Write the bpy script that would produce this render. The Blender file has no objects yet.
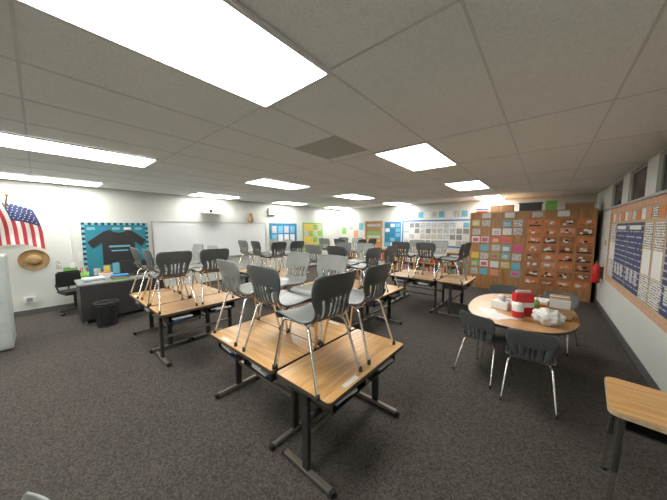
import bpy, bmesh, math, random
from mathutils import Vector, Matrix, noise
random.seed(7)
sc = bpy.context.scene
XL, XR, YF, YB, H = -8.0, 1.0, -3.2, 9.75, 2.72
CAMH = 1.78
CABY = 8.45
DESKZ = 0.70

# ---------------------------------------------------------------- materials
MATS = {}
def mat(name, col, rough=0.6, metal=0.0, var=0.06, scale=6.0, bump=0.0, bscale=200, emit=None, es=0, coat=0):
    if name in MATS: return MATS[name]
    m = bpy.data.materials.new(name); m.use_nodes = True
    nt = m.node_tree; N = nt.nodes; L = nt.links
    b = N['Principled BSDF']
    b.inputs['Roughness'].default_value = rough
    b.inputs['Metallic'].default_value = metal
    if coat: b.inputs['Coat Weight'].default_value = coat
    tc = N.new('ShaderNodeTexCoord')
    nz = N.new('ShaderNodeTexNoise'); nz.inputs['Scale'].default_value = scale; nz.inputs['Detail'].default_value = 3
    L.new(tc.outputs['Object'], nz.inputs['Vector'])
    cr = N.new('ShaderNodeValToRGB')
    c = col
    cr.color_ramp.elements[0].position = 0.3; cr.color_ramp.elements[1].position = 0.7
    cr.color_ramp.elements[0].color = (c[0]*(1-var), c[1]*(1-var), c[2]*(1-var), 1)
    cr.color_ramp.elements[1].color = (min(1,c[0]*(1+var)), min(1,c[1]*(1+var)), min(1,c[2]*(1+var)), 1)
    L.new(nz.outputs['Fac'], cr.inputs['Fac']); L.new(cr.outputs['Color'], b.inputs['Base Color'])
    if bump:
        n2 = N.new('ShaderNodeTexNoise'); n2.inputs['Scale'].default_value = bscale
        L.new(tc.outputs['Object'], n2.inputs['Vector'])
        bp = N.new('ShaderNodeBump'); bp.inputs['Strength'].default_value = bump; bp.inputs['Distance'].default_value = 0.01
        L.new(n2.outputs['Fac'], bp.inputs['Height']); L.new(bp.outputs['Normal'], b.inputs['Normal'])
    if emit:
        b.inputs['Emission Color'].default_value = (*emit, 1); b.inputs['Emission Strength'].default_value = es
    MATS[name] = m
    return m

def wood(name, c1, c2, stretch=(1.5, 22, 22), rough=0.35):
    m = bpy.data.materials.new(name); m.use_nodes = True
    nt = m.node_tree; N = nt.nodes; L = nt.links; b = N['Principled BSDF']
    b.inputs['Roughness'].default_value = rough
    tc = N.new('ShaderNodeTexCoord'); mp = N.new('ShaderNodeMapping'); mp.inputs['Scale'].default_value = stretch
    L.new(tc.outputs['Object'], mp.inputs['Vector'])
    nz = N.new('ShaderNodeTexNoise'); nz.inputs['Scale'].default_value = 2.2; nz.inputs['Detail'].default_value = 7; nz.inputs['Distortion'].default_value = 0.8
    L.new(mp.outputs['Vector'], nz.inputs['Vector'])
    cr = N.new('ShaderNodeValToRGB'); cr.color_ramp.elements[0].position = 0.32; cr.color_ramp.elements[1].position = 0.62
    cr.color_ramp.elements[0].color = (*c1, 1); cr.color_ramp.elements[1].color = (*c2, 1)
    L.new(nz.outputs['Fac'], cr.inputs['Fac']); L.new(cr.outputs['Color'], b.inputs['Base Color'])
    MATS[name] = m
    return m

def speckle(name, c1, c2, scale, rough, bump, p0=0.4, p1=0.6, lo=0.86, hi=1.12):
    m = bpy.data.materials.new(name); m.use_nodes = True
    nt = m.node_tree; N = nt.nodes; L = nt.links; b = N['Principled BSDF']
    b.inputs['Roughness'].default_value = rough
    b.inputs['Specular IOR Level'].default_value = 0.2
    tc = N.new('ShaderNodeTexCoord')
    nz = N.new('ShaderNodeTexNoise'); nz.inputs['Scale'].default_value = scale; nz.inputs['Detail'].default_value = 4; nz.inputs['Roughness'].default_value = 0.7
    L.new(tc.outputs['Object'], nz.inputs['Vector'])
    cr = N.new('ShaderNodeValToRGB'); cr.color_ramp.elements[0].position = p0; cr.color_ramp.elements[1].position = p1
    cr.color_ramp.elements[0].color = (*c1, 1); cr.color_ramp.elements[1].color = (*c2, 1)
    L.new(nz.outputs['Fac'], cr.inputs['Fac'])
    n3 = N.new('ShaderNodeTexNoise'); n3.inputs['Scale'].default_value = 1.3; n3.inputs['Detail'].default_value = 3
    L.new(tc.outputs['Object'], n3.inputs['Vector'])
    mr = N.new('ShaderNodeMapRange'); mr.inputs['To Min'].default_value = lo; mr.inputs['To Max'].default_value = hi
    L.new(n3.outputs['Fac'], mr.inputs['Value'])
    mx = N.new('ShaderNodeMix'); mx.data_type = 'RGBA'; mx.blend_type = 'MULTIPLY'; mx.inputs[0].default_value = 1
    L.new(cr.outputs['Color'], mx.inputs[6]); L.new(mr.outputs['Result'], mx.inputs[7])
    L.new(mx.outputs[2], b.inputs['Base Color'])
    bp = N.new('ShaderNodeBump'); bp.inputs['Strength'].default_value = bump; bp.inputs['Distance'].default_value = 0.01
    L.new(nz.outputs['Fac'], bp.inputs['Height']); L.new(bp.outputs['Normal'], b.inputs['Normal'])
    MATS[name] = m
    return m

def printed(name, paper, ink, period=0.035, thr=0.5):
    m = bpy.data.materials.new(name); m.use_nodes = True
    nt = m.node_tree; N = nt.nodes; L = nt.links; b = N['Principled BSDF']
    b.inputs['Roughness'].default_value = 0.7
    tc = N.new('ShaderNodeTexCoord')
    wv = N.new('ShaderNodeTexWave'); wv.bands_direction = 'Z'; wv.inputs['Scale'].default_value = 0.314/period
    L.new(tc.outputs['Object'], wv.inputs['Vector'])
    nz = N.new('ShaderNodeTexNoise'); nz.inputs['Scale'].default_value = 0.9/period; nz.inputs['Detail'].default_value = 2
    L.new(tc.outputs['Object'], nz.inputs['Vector'])
    g1 = N.new('ShaderNodeMath'); g1.operation = 'GREATER_THAN'; g1.inputs[1].default_value = thr
    g2 = N.new('ShaderNodeMath'); g2.operation = 'GREATER_THAN'; g2.inputs[1].default_value = 0.45
    L.new(wv.outputs['Fac'], g1.inputs[0]); L.new(nz.outputs['Fac'], g2.inputs[0])
    mu = N.new('ShaderNodeMath'); mu.operation = 'MULTIPLY'; L.new(g1.outputs[0], mu.inputs[0]); L.new(g2.outputs[0], mu.inputs[1])
    mx = N.new('ShaderNodeMix'); mx.data_type = 'RGBA'; mx.inputs[6].default_value = (*paper, 1); mx.inputs[7].default_value = (*ink, 1)
    L.new(mu.outputs[0], mx.inputs[0]); L.new(mx.outputs[2], b.inputs['Base Color'])
    MATS[name] = m
    return m

M_wall = mat('wall_paint', (0.55, 0.56, 0.525), 0.7, var=0.02, scale=1.5, bump=0.05, bscale=120)
M_base = mat('baseboard_rubber', (0.09, 0.09, 0.085), 0.5)
M_floor = speckle('carpet', (0.027, 0.0235, 0.020), (0.102, 0.090, 0.080), 75, 0.95, 0.5, 0.35, 0.65)
M_ceil = speckle('acoustic_tile', (0.77, 0.79, 0.77), (0.88, 0.90, 0.88), 70, 0.9, 0.18, 0.33, 0.55, 0.96, 1.03)
M_grid = mat('ceiling_grid_metal', (0.66, 0.67, 0.65), 0.5, var=0.02)
M_vent = speckle('vent_tile', (0.42, 0.42, 0.41), (0.62, 0.62, 0.60), 110, 0.8, 0.3)
M_lens = mat('light_lens', (0.9, 0.9, 0.9), 0.4, emit=(1.0, 0.99, 0.94), es=22.0)
M_frame = mat('light_frame', (0.75, 0.75, 0.73), 0.4, var=0.02)
M_lam = wood('desk_laminate', (0.42, 0.22, 0.075), (0.60, 0.355, 0.14), (1.2, 16, 16), 0.28)
M_lam2 = wood('table_laminate', (0.37, 0.19, 0.08), (0.52, 0.295, 0.13), (1.2, 14, 14), 0.3)
M_cab = wood('cabinet_oak', (0.27, 0.125, 0.045), (0.40, 0.20, 0.08), (10, 10, 1.0), 0.45)
M_rack = wood('rack_pine', (0.34, 0.18, 0.07), (0.48, 0.29, 0.13), (8, 8, 1.0), 0.45)
M_black = mat('black_edge', (0.02, 0.02, 0.02), 0.45)
M_edge = mat('desk_edge_band', (0.07, 0.05, 0.035), 0.45)
M_steel = mat('dark_steel', (0.045, 0.042, 0.04), 0.4, 0.3)
M_foot = mat('brown_steel', (0.27, 0.24, 0.21), 0.35, 0.7)
M_chrome = mat('chrome', (0.70, 0.68, 0.65), 0.22, 1.0, var=0.03)
M_char = mat('charcoal_plastic', (0.088, 0.094, 0.094), 0.34, var=0.08, bump=0.05, bscale=300)
M_gray = mat('grey_plastic', (0.22, 0.23, 0.22), 0.38, var=0.06, bump=0.05, bscale=300)
M_white = mat('white_plastic', (0.66, 0.66, 0.64), 0.4, var=0.02)
M_paper = mat('white_paper', (0.64, 0.63, 0.60), 0.8, var=0.03)
M_print = printed('printed_paper', (0.60, 0.59, 0.56), (0.12, 0.12, 0.12), 0.03)
M_printS = printed('grid_paper', (0.56, 0.59, 0.60), (0.13, 0.20, 0.25), 0.06, 0.7)
M_navy = printed('navy_chart', (0.025, 0.04, 0.11), (0.36, 0.40, 0.5), 0.08, 0.86)
M_wb = mat('whiteboard_surface', (0.60, 0.62, 0.62), 0.18, var=0.015)
M_alu = mat('aluminium', (0.45, 0.45, 0.44), 0.35, 0.9)
M_teal = mat('teal_paper', (0.02, 0.19, 0.25), 0.8)
M_blue = mat('blue_paper', (0.03, 0.18, 0.43), 0.8)
M_lblue = mat('light_blue_paper', (0.14, 0.38, 0.48), 0.8)
M_orange = mat('orange_paper', (0.58, 0.19, 0.06), 0.8)
M_rust = mat('rust_paper', (0.34, 0.12, 0.045), 0.8)
M_pink = mat('pink_paper', (0.60, 0.10, 0.22), 0.8)
M_yel = mat('yellow_paper', (0.62, 0.47, 0.10), 0.8)
M_green = mat('green_paper', (0.18, 0.42, 0.10), 0.8)
M_red = mat('red_paint', (0.52, 0.02, 0.02), 0.3)
M_purple = mat('purple_paper', (0.25, 0.10, 0.40), 0.8)
M_salmon = mat('salmon_border', (0.60, 0.27, 0.18), 0.8)
M_tan = mat('cork_tan', (0.43, 0.32, 0.20), 0.9, var=0.15, scale=60)
M_straw = mat('straw', (0.36, 0.23, 0.10), 0.8, var=0.3, scale=50)
M_card = mat('cardboard', (0.33, 0.20, 0.10), 0.8)
M_fr = mat('flag_red', (0.40, 0.03, 0.04), 0.8)
M_fb = mat('flag_blue', (0.02, 0.03, 0.10), 0.8)
M_glass = mat('night_glass', (0.008, 0.009, 0.010), 0.12, var=0.02)
M_wframe = mat('window_frame_paint', (0.33, 0.33, 0.31), 0.5)
M_filing = mat('filing_grey', (0.42, 0.45, 0.44), 0.45, 0.1)
M_gold = mat('gold', (0.6, 0.42, 0.1), 0.3, 0.9)
M_bag = mat('bag_plastic', (0.60, 0.59, 0.57), 0.35, bump=0.4, bscale=30)

# ---------------------------------------------------------------- mesh builder
class MB:
    def __init__(s): s.v = []; s.f = []; s.mi = []; s.sm = []; s.mats = []
    def m(s, mt):
        if mt not in s.mats: s.mats.append(mt)
        return s.mats.index(mt)
    def add(s, vs, fs, mt, smooth=False):
        o = len(s.v); s.v += [Vector(p) for p in vs]; k = s.m(mt)
        for f in fs: s.f.append([o+i for i in f]); s.mi.append(k); s.sm.append(smooth)
    def box(s, c, d, mt, rot=None, bev=0.0):
        bm = bmesh.new(); bmesh.ops.create_cube(bm, size=1)
        for v in bm.verts: v.co = Vector((v.co.x*d[0], v.co.y*d[1], v.co.z*d[2]))
        if bev: bmesh.ops.bevel(bm, geom=bm.edges[:]+bm.verts[:], offset=bev, segments=2, affect='EDGES')
        if rot is not None: bmesh.ops.transform(bm, matrix=rot.to_4x4(), verts=bm.verts)
        s.frombm(bm, mt, Vector(c)); bm.free()
    def bb(s, x0, x1, y0, y1, z0, z1, mt, bev=0.0):
        s.box(((x0+x1)/2, (y0+y1)/2, (z0+z1)/2), (abs(x1-x0), abs(y1-y0), abs(z1-z0)), mt, None, bev)
    def frombm(s, bm, mt, off=Vector((0,0,0)), smooth=False):
        bm.verts.index_update()
        s.add([v.co+off for v in bm.verts], [[v.index for v in f.verts] for f in bm.faces], mt, smooth)
    def tube(s, pts, r, mt, seg=8, cap=True):
        pts = [Vector(p) for p in pts]; n = len(pts); vs = []; fs = []
        t = (pts[1]-pts[0]).normalized()
        a = Vector((0,0,1)) if abs(t.z) < 0.9 else Vector((1,0,0))
        u = t.cross(a).normalized()
        for i, p in enumerate(pts):
            if i == 0: t = (pts[1]-pts[0])
            elif i == n-1: t = (pts[-1]-pts[-2])
            else: t = (pts[i+1]-pts[i]).normalized()+(pts[i]-pts[i-1]).normalized()
            t.normalize(); u = (u-t*u.dot(t)).normalized(); w = t.cross(u)
            rr = r[i] if isinstance(r, (list, tuple)) else r
            for k in range(seg):
                an = 2*math.pi*k/seg; vs.append(p+(u*math.cos(an)+w*math.sin(an))*rr)
        for i in range(n-1):
            for k in range(seg):
                k2 = (k+1) % seg; fs.append([i*seg+k, i*seg+k2, (i+1)*seg+k2, (i+1)*seg+k])
        s.add(vs, fs, mt, True)
        if cap:
            s.add(vs[:seg], [list(range(seg))[::-1]], mt); s.add(vs[-seg:], [list(range(seg))], mt)
    def lathe(s, prof, mt, c=(0,0,0), seg=24, rot=None):
        vs = []; fs = []; n = len(prof)
        for (r, z) in prof:
            for k in range(seg):
                a = 2*math.pi*k/seg; p = Vector((r*math.cos(a), r*math.sin(a), z))
                if rot is not None: p = rot @ p
                vs.append(p+Vector(c))
        for i in range(n-1):
            for k in range(seg):
                k2 = (k+1) % seg; fs.append([i*seg+k, i*seg+k2, (i+1)*seg+k2, (i+1)*seg+k])
        s.add(vs, fs, mt, True)
    def prism(s, ol, z0, z1, ms, mtop=None, mbot=None):
        n = len(ol)
        vs = [(x, y, z0) for x, y in ol]+[(x, y, z1) for x, y in ol]
        s.add(vs, [[i, (i+1) % n, n+(i+1) % n, n+i] for i in range(n)], ms, False)
        s.add(vs[n:], [list(range(n))], mtop or ms); s.add(vs[:n], [list(range(n))[::-1]], mbot or ms)
    def mesh(s, name):
        me = bpy.data.meshes.new(name); me.from_pydata([tuple(v) for v in s.v], [], s.f)
        for m in s.mats: me.materials.append(m)
        me.polygons.foreach_set('material_index', s.mi); me.polygons.foreach_set('use_smooth', s.sm)
        me.update(); return me
    def build(s, name, center=True, parent=None):
        if center:
            lo = Vector([min(v[i] for v in s.v) for i in range(3)]); hi = Vector([max(v[i] for v in s.v) for i in range(3)])
            c = (lo+hi)/2; c.z = lo.z
            s.v = [v-c for v in s.v]
        else: c = Vector((0,0,0))
        o = bpy.data.objects.new(name, s.mesh(name)); o.location = c
        sc.collection.objects.link(o)
        if parent: o.parent = parent
        return o
def inst(name, me, loc, rz=0):
    o = bpy.data.objects.new(name, me); o.location = loc; o.rotation_euler = (0, 0, rz); sc.collection.objects.link(o); return o
def rrect(w, d, r, seg=5):
    ol = []
    for cx, cy, a0 in ((w/2-r, d/2-r, 0), (-w/2+r, d/2-r, 90), (-w/2+r, -d/2+r, 180), (w/2-r, -d/2+r, 270)):
        for k in range(seg+1):
            a = math.radians(a0+90*k/seg); ol.append((cx+r*math.cos(a), cy+r*math.sin(a)))
    return ol
def Rz(d): return Matrix.Rotation(math.radians(d), 3, 'Z')
def Rx(d): return Matrix.Rotation(math.radians(d), 3, 'X')
def Ry(d): return Matrix.Rotation(math.radians(d), 3, 'Y')

def wr(mb, w, a0, a1, z0, z1, off, mt, th=0.004):
    if w == 'L': mb.bb(XL+off, XL+off+th, a0, a1, z0, z1, mt)
    if w == 'R': mb.bb(XR-off-th, XR-off, a0, a1, z0, z1, mt)
    if w == 'B': mb.bb(a0, a1, YB-off-th, YB-off, z0, z1, mt)
    if w == 'C': mb.bb(a0, a1, CABY-off-th, CABY-off, z0, z1, mt)
def frame(mb, w, a0, a1, z0, z1, off, b, mt, th=0.01, mt2=None):
    if mt2 is None:
        wr(mb, w, a0, a1, z0, z0+b, off, mt, th); wr(mb, w, a0, a1, z1-b, z1, off, mt, th)
        wr(mb, w, a0, a0+b, z0+b, z1-b, off, mt, th); wr(mb, w, a1-b, a1, z0+b, z1-b, off, mt, th)
    else:
        n = max(2, int((a1-a0)/b))
        for i in range(n):
            x0 = a0+(a1-a0)*i/n; x1 = a0+(a1-a0)*(i+1)/n; m_ = (mt, mt2)[i % 2]
            wr(mb, w, x0, x1, z0, z0+b, off, m_, th); wr(mb, w, x0, x1, z1-b, z1, off, m_, th)
        n = max(2, int((z1-z0-2*b)/b))
        for i in range(n):
            y0 = z0+b+(z1-z0-2*b)*i/n; y1 = z0+b+(z1-z0-2*b)*(i+1)/n; m_ = (mt2, mt)[i % 2]
            wr(mb, w, a0, a0+b, y0, y1, off, m_, th); wr(mb, w, a1-b, a1, y0, y1, off, m_, th)

# ---------------------------------------------------------------- room shell
b = MB(); b.bb(XL-.15, XR+.15, YF-.15, YB+.15, -.1, 0, M_floor); b.build('floor')
b = MB(); b.bb(XL-.15, XR+.15, YF-.15, YB+.15, H, H+.1, M_ceil)
b.bb(-2.33, -1.70, 2.02, 2.63, H-.006, H, M_vent)
b.build('ceiling')
b = MB(); b.bb(XL-.15, XL, YF, YB, 0, H, M_wall); b.build('wall_left')
b = MB(); b.bb(XL, XR, YB, YB+.15, 0, H, M_wall); b.build('wall_back')
b = MB(); b.bb(XL, XR, YF-.15, YF, 0, H, M_wall); b.build('wall_front')
panes = [(7.75-1.4*i-.95, 7.75-1.4*i) for i in range(7)]
b = MB(); b.bb(XR, XR+.15, YF, YB, 0, 2.2, M_wall); b.bb(XR, XR+.15, YF, YB, 2.68, H, M_wframe)
edges = [YB]+[e for p in panes for e in (p[1], p[0])]+[YF]
for i in range(0, len(edges), 2):
    b.bb(XR, XR+.15, edges[i+1], edges[i], 2.2, 2.68, M_wall)
b.build('wall_right')
for i, (y0, y1) in enumerate(panes):
    w = MB(); x0, x1 = XR+.03, XR+.07
    w.bb(x0, x1, y0, y1, 2.2, 2.225, M_wframe); w.bb(x0, x1, y0, y1, 2.655, 2.68, M_wframe)
    w.bb(x0, x1, y0, y0+.03, 2.225, 2.655, M_wframe); w.bb(x0, x1, y1-.03, y1, 2.225, 2.655, M_wframe)
    w.bb(XR+.045, XR+.055, y0+.03, y1-.03, 2.225, 2.655, M_glass)
    w.build('window_%d' % (i+1))
b = MB(); b.bb(XL, XL+.012, YF, YB, 0, .11, M_base); b.build('baseboard_left')
b = MB(); b.bb(XR-.012, XR, YF, CABY, 0, .11, M_base); b.build('baseboard_right')
b = MB(); b.bb(XL+.012, -1.74, YB-.012, YB, 0, .11, M_base); b.build('baseboard_back')
b = MB(); b.bb(XR-.03, XR, YF, CABY, 2.165, 2.2, M_wframe); b.build('trim_1')
b = MB(); g = .007
gx = [-1.05-.64*k for k in range(0, 12)]+[-.32, .33]
for x in gx:
    if XL < x < XR: b.bb(x-g, x+g, YF, YB, H-.003, H+.001, M_grid)
gy = []
for k in range(-2, 4):
    for e in (0.0, 1.2): gy.append(-.01+2.81*k+e)
for y in gy:
    if YF < y < YB: b.bb(XL, XR, y-g, y+g, H-.0035, H+.001, M_grid)
b.build('trim_2')

lm = MB(); W, Ln = .63, 1.2
lm.bb(-W/2, W/2, -Ln/2, Ln/2, -.012, -.004, M_lens)
for sx in (-1, 1): lm.bb(sx*(W/2+.012)-.014, sx*(W/2+.012)+.014, -Ln/2-.02, Ln/2+.02, -.016, 0, M_frame)
for sy in (-1, 1): lm.bb(-W/2, W/2, sy*(Ln/2+.01)-.014, sy*(Ln/2+.01)+.014, -.016, 0, M_frame)
lme = lm.mesh('ceiling_light')
for rx in (-1.37, -4.42, -7.40):
    for k in range(-1, 4):  # first panel of each row is unseen behind the camera, added for illumination
        o = inst('ceiling_light', lme, (rx, .59+2.81*k, H-.004))
        if k == 0 and rx < -2:
            o.scale.y = 1.18; o.location.y = .40 if rx > -5 else .22

# ---------------------------------------------------------------- chair
def chair_mesh(M_shell, name):
    prof = [(.205,.398,.185),(.222,.418,.198),(.212,.436,.205),(.16,.441,.21),(.06,.432,.212),(-.04,.426,.21),(-.11,.432,.2),
            (-.155,.45,.186),(-.183,.485,.174),(-.198,.53,.170),(-.208,.575,.182),(-.22,.625,.202),(-.232,.675,.212),(-.243,.72,.211),(-.25,.75,.203),(-.254,.768,.188),(-.256,.778,.160)]
    def cr(t):
        i = min(int(t), len(prof)-2); f = t-i
        p = [prof[max(0, i-1)], prof[i], prof[i+1], prof[min(len(prof)-1, i+2)]]
        return [0.5*((2*p[1][k])+(-p[0][k]+p[2][k])*f+(2*p[0][k]-5*p[1][k]+4*p[2][k]-p[3][k])*f*f+(-p[0][k]+3*p[1][k]-3*p[2][k]+p[3][k])*f**3) for k in range(3)]
    R, C = 48, 17
    bm = bmesh.new(); g = []
    for i in range(R+1):
        t = (len(prof)-1)*i/R; y, z, hw = cr(t); row = []
        back = min(1, max(0, (z-.46)/.12))
        for j in range(C+1):
            u = -1+2*j/C
            row.append(bm.verts.new((u*hw, y+.035*back*u*u, z+(1-back)*.018*abs(u)**3)))
        g.append(row)
    for i in range(R):
        t = (len(prof)-1)*(i+.5)/R; y, z, hw = cr(t)
        for j in range(C):
            if .478 < z < .60 and y < -.15 and j in (3, 6, 8, 10, 13): continue
            bm.faces.new((g[i][j], g[i][j+1], g[i+1][j+1], g[i+1][j]))
    bmesh.ops.recalc_face_normals(bm, faces=bm.faces[:])
    bmesh.ops.solidify(bm, geom=bm.faces[:], thickness=.009)
    b = MB(); b.frombm(bm, M_shell, smooth=True); bm.free()
    r = .0105
    for s in (-1, 1):
        b.tube([(s*.215, .245, .0), (s*.175, .17, .395), (s*.165, .14, .415), (s*.155, .05, .417), (s*.155, -.06, .417), (s*.165, -.10, .405), (s*.18, -.13, .385), (s*.22, -.255, 0)], r, M_chrome)
        b.lathe([(.014, 0), (.015, .004), (.013, .035), (0, .036)], M_black, (s*.215, .245, 0), 8)
        b.lathe([(.014, 0), (.015, .004), (.013, .035), (0, .036)], M_black, (s*.22, -.255, 0), 8)
        b.tube([(s*.155, -.06, .41), (s*.15, -.14, .43), (s*.15, -.185, .50), (s*.155, -.195, .53)], .008, M_chrome)
    b.tube([(-.155, .07, .412), (.155, .07, .412)], r, M_chrome); b.tube([(-.155, -.06, .412), (.155, -.06, .412)], r, M_chrome)
    return b.mesh(name)
CH_D = chair_mesh(M_char, 'classroom_chair_dark'); CH_G = chair_mesh(M_gray, 'classroom_chair_grey')

# ---------------------------------------------------------------- student desk
def desk_mesh():
    b = MB(); z = DESKZ; Lx, Dy = 1.075, .545
    b.prism(rrect(Lx, Dy, .035), z-.030, z-.002, M_edge, M_edge)
    b.prism(rrect(Lx-.010, Dy-.010, .032), z-.003, z, M_lam, M_lam)
    for cx in (-.245, .245):
        b.bb(cx-.20, cx+.20, -.22, .17, z-.150, z-.140, M_steel)
        b.bb(cx-.20, cx+.20, .16, .17, z-.14, z-.03, M_steel)
        for s in (-1, 1): b.bb(cx+s*.20-.005, cx+s*.20+.005, -.22, .17, z-.14, z-.03, M_steel)
        zz = z-.14
        for i in range(3):
            h = random.uniform(.012, .028)
            b.box((cx+random.uniform(-.04, .04), -.08+random.uniform(-.03, .02), zz+h/2), (.22, .24, h-.001), random.choice([M_blue, M_paper, M_card, M_paper]), Rz(random.uniform(-6, 6)))
            zz += h
    b.bb(-.5, .5, -.03, .03, z-.062, z-.03, M_steel)
    for s in (-1, 1):
        x = s*.475
        b.bb(x-.018, x+.018, -.215, .215, z-.055, z-.03, M_steel)
        b.bb(x-.018, x+.018, -.030, .030, .05, z-.05, M_steel, .004)
        b.box((x, 0, .035), (.042, .50, .032), M_foot, None, .006)
        for t in (-1, 1):
            b.box((x, t*.245, .032), (.046, .035, .04), M_black, None, .005)
            b.lathe([(0, .0), (.016, .0), (.016, .014), (.006, .02)], M_black, (x, t*.235, 0), 8)
    b.bb(-.475, .475, -.012, .012, .30, .335, M_foot)
    for cx in (-.26,): b.bb(cx-.08, cx+.08, -.25, -.21, z, z+.0008, M_paper)
    return b.mesh('student_desk')
DESK = desk_mesh()

def cluster(cx, cy, var=0):
    inst('student_desk', DESK, (cx+.555, cy, 0), math.radians(90))
    inst('student_desk', DESK, (cx-.275, cy-.275, 0), 0)
    inst('student_desk', DESK, (cx-.275, cy+.275, 0), math.pi)
    j = lambda a: math.radians(a+random.uniform(-4, 4))
    q = lambda: random.uniform(-.012, .012)
    L = [(cx+.50, cy-.31, 90, CH_D), (cx+.50, cy+.23, 90, CH_D),
         (cx+.02, cy-.255, 0, CH_D), (cx-.55, cy-.265, 0, CH_G if var % 2 == 0 else CH_D),
         (cx+.00, cy+.27, 180, CH_G), (cx-.55, cy+.265, 180, CH_G if var != 2 else CH_D)]
    for x, y, a, me in L: inst('classroom_chair', me, (x+q(), y+q(), DESKZ+.001), j(a))
cluster(-1.78, 1.62, 0)
cluster(-4.40, 1.45, 1)
cluster(-2.75, 3.75, 2)
cluster(-5.2, 3.75, 0)
cluster(-1.95, 5.75, 1)
cluster(-4.5, 6.0, 2)

# ---------------------------------------------------------------- round activity table and chairs
b = MB(); tx, ty, sa, sb = -.21, 4.05, .57, .84
ol = []
for k in range(48):
    a = 2*math.pi*k/48; n = 2.4
    ol.append((tx+sa*math.copysign(abs(math.cos(a))**(2/n), math.cos(a)), ty+sb*math.copysign(abs(math.sin(a))**(2/n), math.sin(a))))
b.prism(ol, .69, .716, M_black)
b.prism([(tx+(x-tx)*.99, ty+(y-ty)*.99) for x, y in ol], .715, .72, M_lam2)
b.bb(tx-.30, tx+.30, ty-.5, ty-.46, .65, .69, M_steel); b.bb(tx-.30, tx+.30, ty+.46, ty+.5, .65, .69, M_steel)
b.bb(tx-.32, tx-.28, ty-.5, ty+.5, .65, .69, M_steel); b.bb(tx+.28, tx+.32, ty-.5, ty+.5, .65, .69, M_steel)
for sx in (-1, 1):
    for sy in (-1, 1):
        b.tube([(tx+sx*.30, ty+sy*.46, .68), (tx+sx*.32, ty+sy*.50, .35)], .017, M_steel)
        b.tube([(tx+sx*.32, ty+sy*.50, .36), (tx+sx*.335, ty+sy*.54, .0)], .013, M_chrome)
b.build('activity_table')
inst('classroom_chair', CH_D, (-.06, 3.27, 0), math.radians(3))
inst('classroom_chair', CH_D, (-.50, 3.46, 0), math.radians(-20))
inst('classroom_chair', CH_D, (-.45, 5.05, 0), math.radians(200))
inst('classroom_chair', CH_D, (.18, 4.98, 0), math.radians(165))
inst('classroom_chair', CH_G, (-1.245, -.275, 0), math.radians(180+10))

Z = .721
b = MB(); c = (-.20, 3.55, Z)
b.lathe([(0, 0), (.055, 0), (.057, .01), (.057, .15), (.05, .165)], M_white, c, 20); b.lathe([(.058, .03), (.0585, .035), (.0585, .10), (.058, .105)], M_red, c, 20)
b.lathe([(.052, .16), (.052, .185), (.04, .195), (0, .196)], M_white, c, 20)
b.build('wipes_canister')
b = MB(); b.box((-.17, 3.76, Z+.14), (.20, .11, .28), M_red, Rz(35), .012); b.box((-.17, 3.76, Z+.14), (.202, .112, .08), M_white, Rz(35), .012)
b.box((-.17, 3.76, Z+.295), (.17, .02, .03), M_white, Rz(35), .004); b.build('snack_bag')
b = MB(); b.box((-.40, 3.90, Z+.05), (.20, .11, .10), M_white, Rz(-20), .006)
b.lathe([(.045, .10), (.03, .13), (.05, .16), (.015, .19), (0, .17)], M_paper, (-.40, 3.90, Z), 9); b.build('tissue_box')
b = MB()
bm = bmesh.new(); bmesh.ops.create_icosphere(bm, subdivisions=4, radius=1)
for v in bm.verts:
    n = noise.noise(v.co*2.3)*.35+noise.noise(v.co*5)*.15
    v.co = Vector((v.co.x*.13*(1+n), v.co.y*.11*(1+n), max(-.08, v.co.z*.09*(1+n))))
b.frombm(bm, M_bag, Vector((.07, 3.58, Z+.08)), True); bm.free(); b.build('plastic_bag')
b = MB(); cx, cy = .17, 3.98
b.box((cx, cy, Z+.008), (.22, .30, .012), M_card)
for s in (-1, 1): b.box((cx+s*.105, cy, Z+.07), (.01, .30, .13), M_card); b.box((cx, cy+s*.145, Z+.07), (.20, .01, .13), M_card)
for i in range(7): b.box((cx, cy-.12+i*.038, Z+.13), (.18, .012, .20+.02*(i % 3)), [M_paper, M_tan, M_card, M_orange][i % 4], Rx(8))
b.build('book_bin')
b = MB()
for i in range(6): b.box((-.36+random.uniform(-.01, .01), 4.30, Z+.004+.008*i), (.22, .29, .0075), [M_paper, M_print][i % 2], Rz(random.uniform(-9, 9)))
b.build('paper_stack')
b = MB()
for i, (x, y, a) in enumerate([(-.50, 3.66, 20), (-.38, 3.52, -35)]): b.box((x, y, Z+.001+.0005*i), (.19, .25, .0012), [M_paper, M_print][i], Rz(a))
b.build('loose_worksheets')
b = MB(); b.box((.05, 4.45, Z+.02), (.24, .30, .04), M_orange, Rz(12), .004); b.box((.05, 4.45, Z+.055), (.22, .28, .03), M_paper, Rz(4), .004); b.build('workbook_stack')
b = MB(); b.lathe([(0, 0), (.04, 0), (.05, .12), (.046, .12), (.037, .01)], M_green, (-.06, 4.12, Z), 16)
for k in range(6):
    a = k*1.05; b.tube([(-.06+.02*math.cos(a), 4.12+.02*math.sin(a), Z+.01), (-.06+.045*math.cos(a), 4.12+.045*math.sin(a), Z+.2)], .004, [M_yel, M_orange, M_blue][k % 3], 6)
b.build('pencil_cup')

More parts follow.
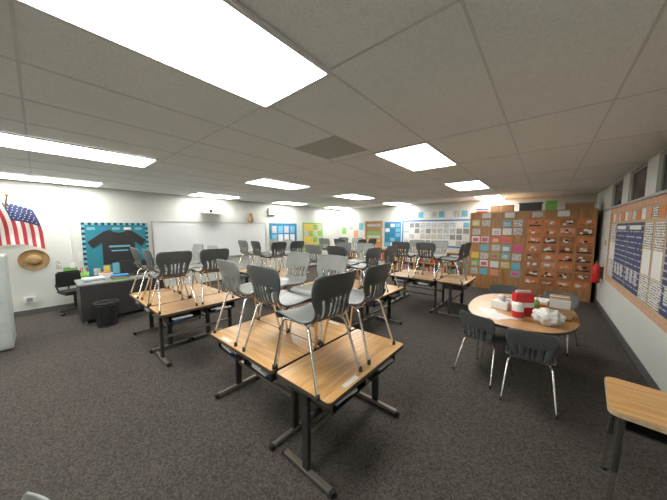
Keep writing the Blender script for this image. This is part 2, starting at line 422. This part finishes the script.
# ---------------------------------------------------------------- single desk lower right
ox, oy = .665, 2.36
R = Rz(-5)
sub = MB()
sub.prism(rrect(.60, .50, .05), .672, .70, M_tan); sub.prism(rrect(.588, .488, .046), .70, .703, M_lam, M_lam)
sub.bb(-.22, .22, -.16, .18, .56, .57, M_steel); sub.bb(-.22, .22, .17, .18, .57, .672, M_steel)
for s in (-1, 1): sub.bb(s*.22-.005, s*.22+.005, -.16, .18, .57, .672, M_steel)
for sx in (-1, 1):
    for sy in (-1, 1):
        sub.tube([(sx*.235, sy*.18, .672), (sx*.25, sy*.20, .30)], .016, M_steel, 10); sub.tube([(sx*.25, sy*.20, .31), (sx*.262, sy*.218, .01)], .0125, M_chrome, 10)
        sub.lathe([(0, 0), (.018, 0), (.016, .02), (0, .021)], M_black, (sx*.262, sy*.218, 0), 10)
sub.v = [R @ v+Vector((ox, oy, 0)) for v in sub.v]
sub.build('single_student_desk')

# ---------------------------------------------------------------- left wall objects
b = MB(); wr(b, 'L', 1.98, 5.5, .86, 1.95, .004, M_wb, .012); frame(b, 'L', 1.96, 5.52, .84, 1.97, .002, .03, M_alu, .022)
b.bb(XL+.005, XL+.09, 2.0, 5.48, .825, .84, M_alu); b.build('whiteboard')
b = MB(); wr(b, 'L', 5.7, 7.0, .85, 1.95, .003, M_blue, .01)
for i in range(4):
    for k in range(3): wr(b, 'L', 5.78+.3*i, 6.0+.3*i, .93+.33*k, 1.2+.33*k, .014, random.choice([M_print, M_lblue, M_paper, M_teal]))
frame(b, 'L', 5.68, 7.02, .83, 1.97, .003, .05, M_teal, .02); b.build('bulletin_board')
b = MB(); wr(b, 'L', 7.4, 8.6, .8, 2.0, .003, M_yel, .01)
for i in range(4):
    for k in range(4): wr(b, 'L', 7.46+.28*i, 7.7+.28*i, .86+.28*k, 1.1+.28*k, .014, random.choice([M_green, M_yel, M_print, M_green]))
frame(b, 'L', 7.38, 8.62, .78, 2.02, .003, .05, M_green, .02); b.build('bulletin_board')
b = MB(); a0, a1, z0, z1 = .66, 1.84, .62, 1.88
wr(b, 'L', a0, a1, z0, z1, .003, M_teal, .01); frame(b, 'L', a0-.03, a1+.03, z0-.03, z1+.03, .003, .055, M_black, .02, M_lblue)
sh = [(.30,.28),(.30,.80),(.14,.66),(.05,.82),(.34,1.06),(.46,1.10),(.52,1.05),(.62,1.03),(.72,1.05),(.78,1.10),(.90,1.06),(1.15,.84),(1.06,.68),(.92,.80),(.92,.28)]
n = len(sh); vs = [(XL+.016, a0+x, z0+.02+y) for x, y in sh]+[(XL+.022, a0+x, z0+.02+y) for x, y in sh]
b.add(vs, [list(range(n))[::-1], list(range(n, 2*n))]+[[i, (i+1) % n, n+(i+1) % n, n+i] for i in range(n)], M_black)
wr(b, 'L', a0+.42, a0+.82, z0+.70, z0+.74, .024, M_lblue); wr(b, 'L', a0+.46, a0+.78, z0+.60, z0+.63, .024, M_lblue)
for k in range(6):
    yy = a0+.12+.17*k; wr(b, 'L', yy, yy+.12, z0+.06+.03*(k % 2), z0+.22+.05*(k % 3), .024, [M_print, M_yel, M_lblue, M_paper, M_orange, M_print][k])
for k in range(5): wr(b, 'L', a0+.06+.22*k, a0+.2+.22*k, z1-.14, z1-.08, .016, [M_lblue, M_blue, M_lblue, M_paper, M_lblue][k])
b.build('tshirt_display_board')
b = MB()
b.tube([(XL+.02, .45, 1.0), (XL+.02, .45, H)], .014, M_white); b.bb(XL+.001, XL+.04, .41, .49, .9, 1.02, M_white); b.build('cable_conduit')
b = MB(); wr(b, 'L', .30, .52, .74, .92, .003, M_green); wr(b, 'L', .55, .62, 1.05, 1.25, .003, M_paper)
wr(b, 'L', .20, .28, .90, 1.06, .003, M_print); b.build('wall_notices')
b = MB(); wr(b, 'L', -.28, -.12, .26, .38, .001, M_white, .03); wr(b, 'L', -.24, -.16, .28, .36, .031, M_gray, .004); b.build('wall_outlet')
b = MB(); b.box((XL+.25, 3.5, 2.30), (.32, .62, .17), M_white, Ry(6), .02); b.tube([(XL+.01, 3.5, 2.42), (XL+.25, 3.5, 2.42)], .03, M_white)
b.lathe([(.04, 0), (.05, .02), (.035, .025), (0, .02)], M_black, (XL+.39, 3.35, 2.29), 14, Ry(90)); b.build('wall_projector')
b = MB(); b.bb(XL+.001, XL+.12, 5.6, 5.95, 2.28, 2.52, M_white, .01); wr(b, 'L', 5.64, 5.91, 2.31, 2.49, .121, M_gray); b.build('wall_speaker')
b = MB(); b.lathe([(.0, 0), (.06, .0), (.09, .06), (.08, .16), (.05, .24), (.06, .27), (.03, .32), (0, .33)], M_card, (XL+.10, 4.85, 1.972), 14)
b.build('owl_figurine')
# flag on pole
b = MB()
pole0 = Vector((XL+.02, -.42, 1.85)); pole1 = Vector((XL+.55, -.32, 2.38))
b.tube([pole0, pole1], .011, M_gold); b.lathe([(0, -.03), (.02, -.02), (.025, 0), (.015, .03), (0, .05)], M_gold, pole1, 10)
b.lathe([(0, 0), (.04, 0), (.04, .02), (.02, .03)], M_gold, pole0+Vector((-.015, 0, 0)), 12, Ry(90))
NU, NV = 52, 39
def fp(u, v):
    w = .030*math.sin(v*14+u*2)*(.3+u)
    y = -.72+v*.68+.14*u+.03*math.sin(u*4); z = 2.19-u*.78+.09*math.sin(v*3.1)-.06*v
    return Vector((XL+.30+w+.02*math.sin(u*6), y, z))
vs = [fp(i/NU, j/NV) for i in range(NU+1) for j in range(NV+1)]
grp = {}
for i in range(NU):
    for j in range(NV):
        st = j//3
        if i < NU*.42 and j >= 18: m_ = M_fb
        else: m_ = M_fr if st % 2 == 0 else M_paper
        grp.setdefault(m_.name, (m_, []))[1].append([i*(NV+1)+j, i*(NV+1)+j+1, (i+1)*(NV+1)+j+1, (i+1)*(NV+1)+j])
for m_, fs in grp.values(): b.add(vs, fs, m_, True)
for a in range(6):
    for c in range(6):
        u = .03+a*.065; v = .50+c*.08+(.03 if a % 2 else 0)
        if v > .97: continue
        p = fp(u, v)+Vector((.012, 0, 0)); s_ = .011
        b.add([p+Vector((0, s_*math.cos(k*math.pi*.2+.3)*(1 if k % 2 else .45), s_*math.sin(k*math.pi*.2+.3)*(1 if k % 2 else .45))) for k in range(10)], [list(range(10))], M_paper)
b.build('american_flag')
b = MB(); b.lathe([(.21, .02), (.215, .012), (.12, .0), (.105, .0), (.10, .05), (.085, .10), (.04, .115), (0, .11)], M_straw, (XL+.005, -.09, 1.13), 28, Ry(90))
b.lathe([(.107, .002), (.107, .03)], M_black, (XL+.005, -.09, 1.13), 28, Ry(90)); b.build('straw_hat')
b = MB(); x0, x1, y0, y1 = -6.5, -5.85, -1.0, -.34
b.bb(x0, x1, y0, y1, .03, 1.38, M_filing, .006); b.bb(x0+.03, x1-.03, y0+.03, y1-.03, 0, .03, M_black)
for k in range(4):
    z = .06+k*.33; b.bb(x1, x1+.014, y0+.02, y1-.02, z, z+.30, M_filing, .004); b.bb(x1+.014, x1+.03, -.76, -.60, z+.19, z+.205, M_alu)
    b.bb(x1+.014, x1+.017, -.73, -.63, z+.225, z+.26, M_paper)
b.build('filing_cabinet')
b = MB(); b.box((-6.15, -.62, 1.43), (.30, .22, .10), M_white, Rz(10), .01); b.box((-6.15, -.62, 1.50), (.26, .2, .04), M_lblue, Rz(4), .006); b.build('storage_box')
# teacher desk
b = MB(); x0, x1, y0, y1 = -7.12, -6.40, .42, 1.75
b.bb(x0-.02, x1+.02, y0-.02, y1+.02, .72, .75, M_gray, .005)
b.bb(x1-.03, x1, y0, y1, .08, .72, M_steel); b.bb(x0+.02, x1-.03, y0, y0+.40, .05, .72, M_steel, .004); b.bb(x0+.02, x1-.03, y1-.40, y1, .05, .72, M_steel, .004)
for k in range(3):
    for yy in (y0+.02, y1-.38): b.bb(x0, x0+.02, yy, yy+.36, .08+.21*k, .27+.21*k, M_black, .003); b.bb(x0-.02, x0, yy+.12, yy+.24, .18+.21*k, .195+.21*k, M_alu)
for yy in (y0+.05, y1-.05):
    for xx in (x0+.05, x1-.06): b.bb(xx-.02, xx+.02, yy-.02, yy+.02, 0, .09, M_alu)
b.build('teacher_desk')
b = MB(); b.box((-6.9, 1.34, .93), (.03, .50, .30), M_black, Rz(-12), .006); b.box((-6.88, 1.34, .79), (.04, .06, .06), M_black, Rz(-12)); b.box((-6.9, 1.34, .757), (.18, .22, .014), M_black, Rz(-12), .004); b.build('computer_monitor')
b = MB()
for k in range(5): b.box((-6.70, .64, .757+.014*k), (.22, .3, .013), [M_paper, M_blue, M_print, M_paper, M_paper][k], Rz(random.uniform(-10, 10)))
b.build('paper_stack')
b = MB()
for k in range(3): b.box((-6.58, 1.02, .765+.03*k), (.20, .27, .028), [M_green, M_card, M_blue][k], Rz(random.uniform(-8, 8)), .003)
b.build('book_stack')
b = MB(); b.lathe([(0, 0), (.055, 0), (.065, .15), (.06, .15), (.05, .01)], M_green, (-6.98, .55, .751), 16)
for k in range(7): a = k*.9; b.tube([(-6.98+.03*math.cos(a), .55+.03*math.sin(a), .76), (-6.98+.06*math.cos(a), .55+.06*math.sin(a), 1.0)], .006, [M_yel, M_blue, M_red][k % 3], 6)
b.build('marker_cup')
b = MB(); b.box((-6.98, .86, .80), (.16, .20, .10), M_white, Rz(5), .006); b.box((-6.98, .86, .86), (.12, .16, .02), M_orange, Rz(9), .004); b.build('desk_organizer')
b = MB(); c = Vector((-7.54, .42, 0))
for k in range(5):
    a = k*2*math.pi/5+.3; e = Vector((.25*math.cos(a), .25*math.sin(a), .07))
    b.tube([c+Vector((0, 0, .11)), c+e], [.022, .014], M_black); b.lathe([(0, -.02), (.028, -.02), (.028, .02), (0, .02)], M_black, c+Vector((e.x, e.y, .028)), 12, Rz(math.degrees(a)) @ Rx(90))
b.tube([c+Vector((0, 0, .08)), c+Vector((0, 0, .44))], .025, M_steel)
b.box(c+Vector((0, 0, .45)), (.44, .44, .07), M_black, Rz(-75), .03)
b.box(c+Vector((-.22, -.06, .70)), (.40, .06, .34), M_black, Rz(-75) @ Rx(-8), .028)
b.tube([c+Vector((-.05, -.02, .42)), c+Vector((-.26, -.07, .46)), c+Vector((-.26, -.07, .66))], .015, M_steel)
for s in (-1, 1): b.tube([c+Vector((-.10, s*.22, .44)), c+Vector((-.10, s*.26, .60)), c+Vector((.12, s*.26, .64))], .014, M_black)
b.build('office_chair')
b = MB(); c = Vector((-6.08, .72, 0))
b.lathe([(0, .004), (.135, .004), (.14, .012)], M_black, c, 28)
for k in range(8): b.lathe([(.14+.004*k-.002, .03+.05*k-.003), (.14+.004*k+.003, .03+.05*k), (.14+.004*k-.002, .03+.05*k+.003)], M_black, c, 28)
for k in range(40):
    a = 2*math.pi*k/40; d = Vector((math.cos(a), math.sin(a), 0)); b.tube([c+d*.138+Vector((0, 0, .005)), c+d*.172+Vector((0, 0, .42))], .003, M_black, 4)
b.lathe([(.168, .41), (.182, .415), (.182, .44), (.168, .445), (.165, .41)], M_black, c, 28)
b.lathe([(.12, .02), (.15, .36), (.16, .40), (.10, .38)], M_black, c, 28); b.build('waste_bin')

# ---------------------------------------------------------------- back wall
b = MB(); x0, x1 = -7.4, -2.2
b.bb(x0, x1, YB-.42, YB-.02, .88, .91, M_rack); b.bb(x0, x1, YB-.04, YB-.02, .0, .88, M_rack)
for z in (.05, .45): b.bb(x0, x1, YB-.40, YB-.04, z, z+.025, M_rack)
nx = 7
for i in range(nx+1):
    x = x0+(x1-x0)*i/nx; x = min(max(x, x0+.0125), x1-.0125); b.bb(x-.0125, x+.0125, YB-.41, YB-.04, 0, .88, M_rack)
for i in range(nx):
    for z in (.075, .475):
        x = x0+(x1-x0)*i/nx+.03
        while x < x0+(x1-x0)*(i+1)/nx-.08:
            w = random.uniform(.02, .05); h = random.uniform(.2, .3); b.bb(x, x+w-.002, YB-.33, YB-.08, z, z+h, random.choice([M_blue, M_red, M_green, M_yel, M_paper, M_card, M_purple, M_orange, M_black])); x += w
b.build('low_bookshelf')
b = MB(); wr(b, 'B', -4.5, -2.0, 1.1, 2.06, .003, M_paper, .01)
for i in range(11):
    for k in range(4): wr(b, 'B', -4.44+.22*i, -4.44+.22*i+.185, 1.14+.22*k, 1.14+.22*k+.18, .014, random.choice([M_printS, M_print, M_lblue, M_printS, M_print, M_paper, M_gray]))
frame(b, 'B', -4.53, -1.97, 1.07, 2.09, .003, .05, M_blue, .02); b.build('calendar_board')
b = MB(); wr(b, 'B', -5.35, -4.6, .98, 2.04, .003, M_blue, .01)
for i in range(3):
    for k in range(5): wr(b, 'B', -5.31+.24*i, -5.31+.24*i+.2, 1.02+.2*k, 1.02+.2*k+.15, .014, random.choice([M_lblue, M_lblue, M_paper, M_teal]))
b.build('pocket_chart')
b = MB(); wr(b, 'B', -6.3, -5.5, .95, 2.06, .003, M_card, .01)
for k in range(6): wr(b, 'B', -6.24, -5.56, 1.0+.17*k, 1.12+.17*k, .014, [M_orange, M_yel, M_print, M_green, M_card, M_print][k], .012)
frame(b, 'B', -6.34, -5.46, .92, 2.1, .003, .06, M_rack, .05); b.build('display_rack')
b = MB()
for k, (x, z) in enumerate([(-7.7, 1.5), (-7.3, 1.7), (-7.0, 1.35), (-6.7, 1.7)]): wr(b, 'B', x, x+.25, z, z+.32, .003, [M_green, M_print, M_salmon, M_lblue][k])
b.build('wall_notices')
b = MB()
for k in range(9): wr(b, 'B', -4.4+k*.26, -4.4+k*.26+.2, 2.18, 2.40, .003, [M_paper, M_print, M_lblue][k % 3])
b.build('alphabet_strip')

# ---------------------------------------------------------------- tall cabinets
b = MB(); cx0, cx1, ch = -1.76, .90, 2.24
b.bb(cx0, cx1, CABY+.02, YB-.001, .0, ch, M_cab)
nd = 6
for i in range(nd):
    xa = cx0+(cx1-cx0)*i/nd; xb = cx0+(cx1-cx0)*(i+1)/nd
    b.bb(xa+.005, xb-.005, CABY, CABY+.02, .10, 1.94, M_cab, .002); b.bb(xa+.005, xb-.005, CABY, CABY+.02, 1.955, ch-.01, M_cab, .002)
b.build('storage_cabinet')
b = MB()
cols = [M_pink, M_yel, M_green, M_lblue, M_orange, M_paper, M_print, M_print, M_salmon, M_paper, M_print]
for i in range(5):
    for k in range(7):
        x = -1.70+.255*i; z = .42+.235*k
        if random.random() < .10: continue
        m_ = random.choice(cols); x += random.uniform(-.015, .015); z += random.uniform(-.012, .012)
        wr(b, 'C', x, x+.205, z, z+.18, .002, m_)
        if random.random() < .55: wr(b, 'C', x+.03, x+.17, z+.03, z+.13, .007, random.choice([M_print, M_paper, M_print, M_yel, M_pink]))
b.build('student_writing_display')
b = MB()
for i in range(4):
    for k in range(8):
        x = -.37+.318*i; z = .28+.22*k
        wr(b, 'C', x, x+.275, z, z+.18, .002, random.choice([M_orange, M_rust, M_orange, M_rust, M_salmon]))
        wr(b, 'C', x+.015, x+.26, z+.012, z+.05, .007, random.choice([M_card, M_black, M_rust]), .0015)
        for q in range(5):
            u = x+.02+random.random()*.17; v = z+.03+random.random()*.08; s1 = random.uniform(.03, .075)
            wr(b, 'C', u, u+s1, v, v+s1*.8, .009+.002*q, random.choice([M_paper, M_paper, M_tan, M_black, M_salmon, M_white]), .0015)
b.build('student_artwork_display')
b = MB()
for k, (x, mt) in enumerate([(-1.45, M_paper), (-.9, M_paper), (-.30, M_print), (.2, M_paper)]): wr(b, 'C', x, x+.22, 2.07, 2.21, .002, mt)
b.build('label_cards')
b = MB(); b.bb(-.60, -.12, 8.6, 9.0, ch, ch+.20, M_steel, .01); b.bb(-.62, -.10, 8.58, 9.02, ch+.20, ch+.23, M_teal, .008); b.build('storage_tub')
b = MB(); b.bb(-.05, .18, 8.6, 8.98, ch, ch+.25, M_green, .01); b.bb(-.06, .19, 8.59, 8.99, ch+.25, ch+.27, M_white, .006); b.build('storage_tub')
b = MB(); b.bb(-1.3, -.75, 8.7, 9.1, ch, ch+.20, M_card, .004); b.bb(-1.04, -1.01, 8.695, 9.105, ch+.005, ch+.202, M_tan); b.build('cardboard_box')
b = MB(); b.bb(.35, .85, 8.65, 9.05, ch, ch+.14, M_card, .004); b.bb(.34, .86, 8.64, 9.06, ch+.14, ch+.18, M_tan, .004); b.build('cardboard_box')
b = MB()
for k in range(3): b.bb(-1.66, -1.36, 8.65, 8.95, ch+.001+.04*k, ch+.039+.04*k, [M_red, M_white, M_blue][k], .003)
b.build('board_game_stack')

# ---------------------------------------------------------------- right wall board
b = MB(); y0, y1, z0, z1 = 2.2, 7.45, .76, 2.12
wr(b, 'R', y0, y1, z0, z1, .003, M_tan, .012); frame(b, 'R', y0-.04, y1+.04, z0-.03, z1+.03, .003, .08, M_salmon, .022, M_tan)
for k in range(22): wr(b, 'R', y0+.12+.235*k, y0+.31+.235*k, z1-.22, z1-.08, .016, [M_paper, M_orange, M_print, M_salmon][k % 4])
yy = y1-.10
specs = [(.48, M_print), (.80, M_navy), (.80, M_navy), (.36, M_print), (.36, M_print), (.55, M_navy), (.6, M_paper), (.55, M_print), (.4, M_navy)]
for w, m_ in specs:
    if yy-w < y0+.05: break
    if m_ is M_navy:
        wr(b, 'R', yy-w, yy, z0+.10, z1-.26, .016, m_); wr(b, 'R', yy-w+.1, yy-.1, z1-.36, z1-.30, .021, M_paper)
        for k in range(3): wr(b, 'R', yy-w+.08+.22*k, yy-w+.22+.22*k, z0+.22, z0+.42, .021, M_print)
    else:
        for k in range(3): wr(b, 'R', yy-w+.02*k, yy-.02, z0+.10+.335*k, z0+.42+.335*k, .016, [m_, M_paper, m_, M_paper][(k+int(w*100)) % 4])
    yy -= w+.05
b.build('bulletin_board')
b = MB(); c = (XR-.11, 7.9, .58)
b.lathe([(0, 0), (.06, 0), (.072, .02), (.072, .34), (.05, .39), (.02, .42), (.02, .45)], M_red, c, 20); b.lathe([(.022, .44), (.025, .48), (0, .49)], M_steel, c, 12)
b.tube([(c[0], c[1], c[2]+.48), (c[0], c[1]-.09, c[2]+.51)], .01, M_black); b.tube([(c[0], c[1]+.02, c[2]+.47), (c[0]-.01, c[1]+.09, c[2]+.40), (c[0], c[1]+.09, c[2]+.12)], .01, M_black)
b.bb(XR-.038, XR-.001, c[1]-.04, c[1]+.04, c[2]+.1, c[2]+.36, M_steel); b.build('fire_extinguisher')
b = MB(); wr(b, 'R', 7.80, 8.02, 1.35, 1.65, .001, M_paper, .004); wr(b, 'R', 7.83, 7.99, 1.4, 1.52, .006, M_red, .002); b.build('safety_sign')
b = MB(); wr(b, 'R', 7.58, 7.68, 1.15, 1.28, .001, M_white, .012); wr(b, 'R', 7.62, 7.64, 1.19, 1.24, .014, M_white, .008); b.build('light_switch')

# ---------------------------------------------------------------- world & camera
w = bpy.data.worlds.new('night'); sc.world = w; w.use_nodes = True
w.node_tree.nodes['Background'].inputs[0].default_value = (0.004, 0.006, 0.012, 1); w.node_tree.nodes['Background'].inputs[1].default_value = 1
cd = bpy.data.cameras.new('camera'); cam = bpy.data.objects.new('camera', cd); sc.collection.objects.link(cam)
cd.sensor_width = 36; cd.lens = 36*250/667; cd.clip_start = .02
cam.location = (0, 0, CAMH); cam.rotation_euler = (math.radians(85.0), 0, math.radians(40.3))
sc.camera = cam
sc.view_settings.view_transform = 'Standard'; sc.view_settings.exposure = 0.0
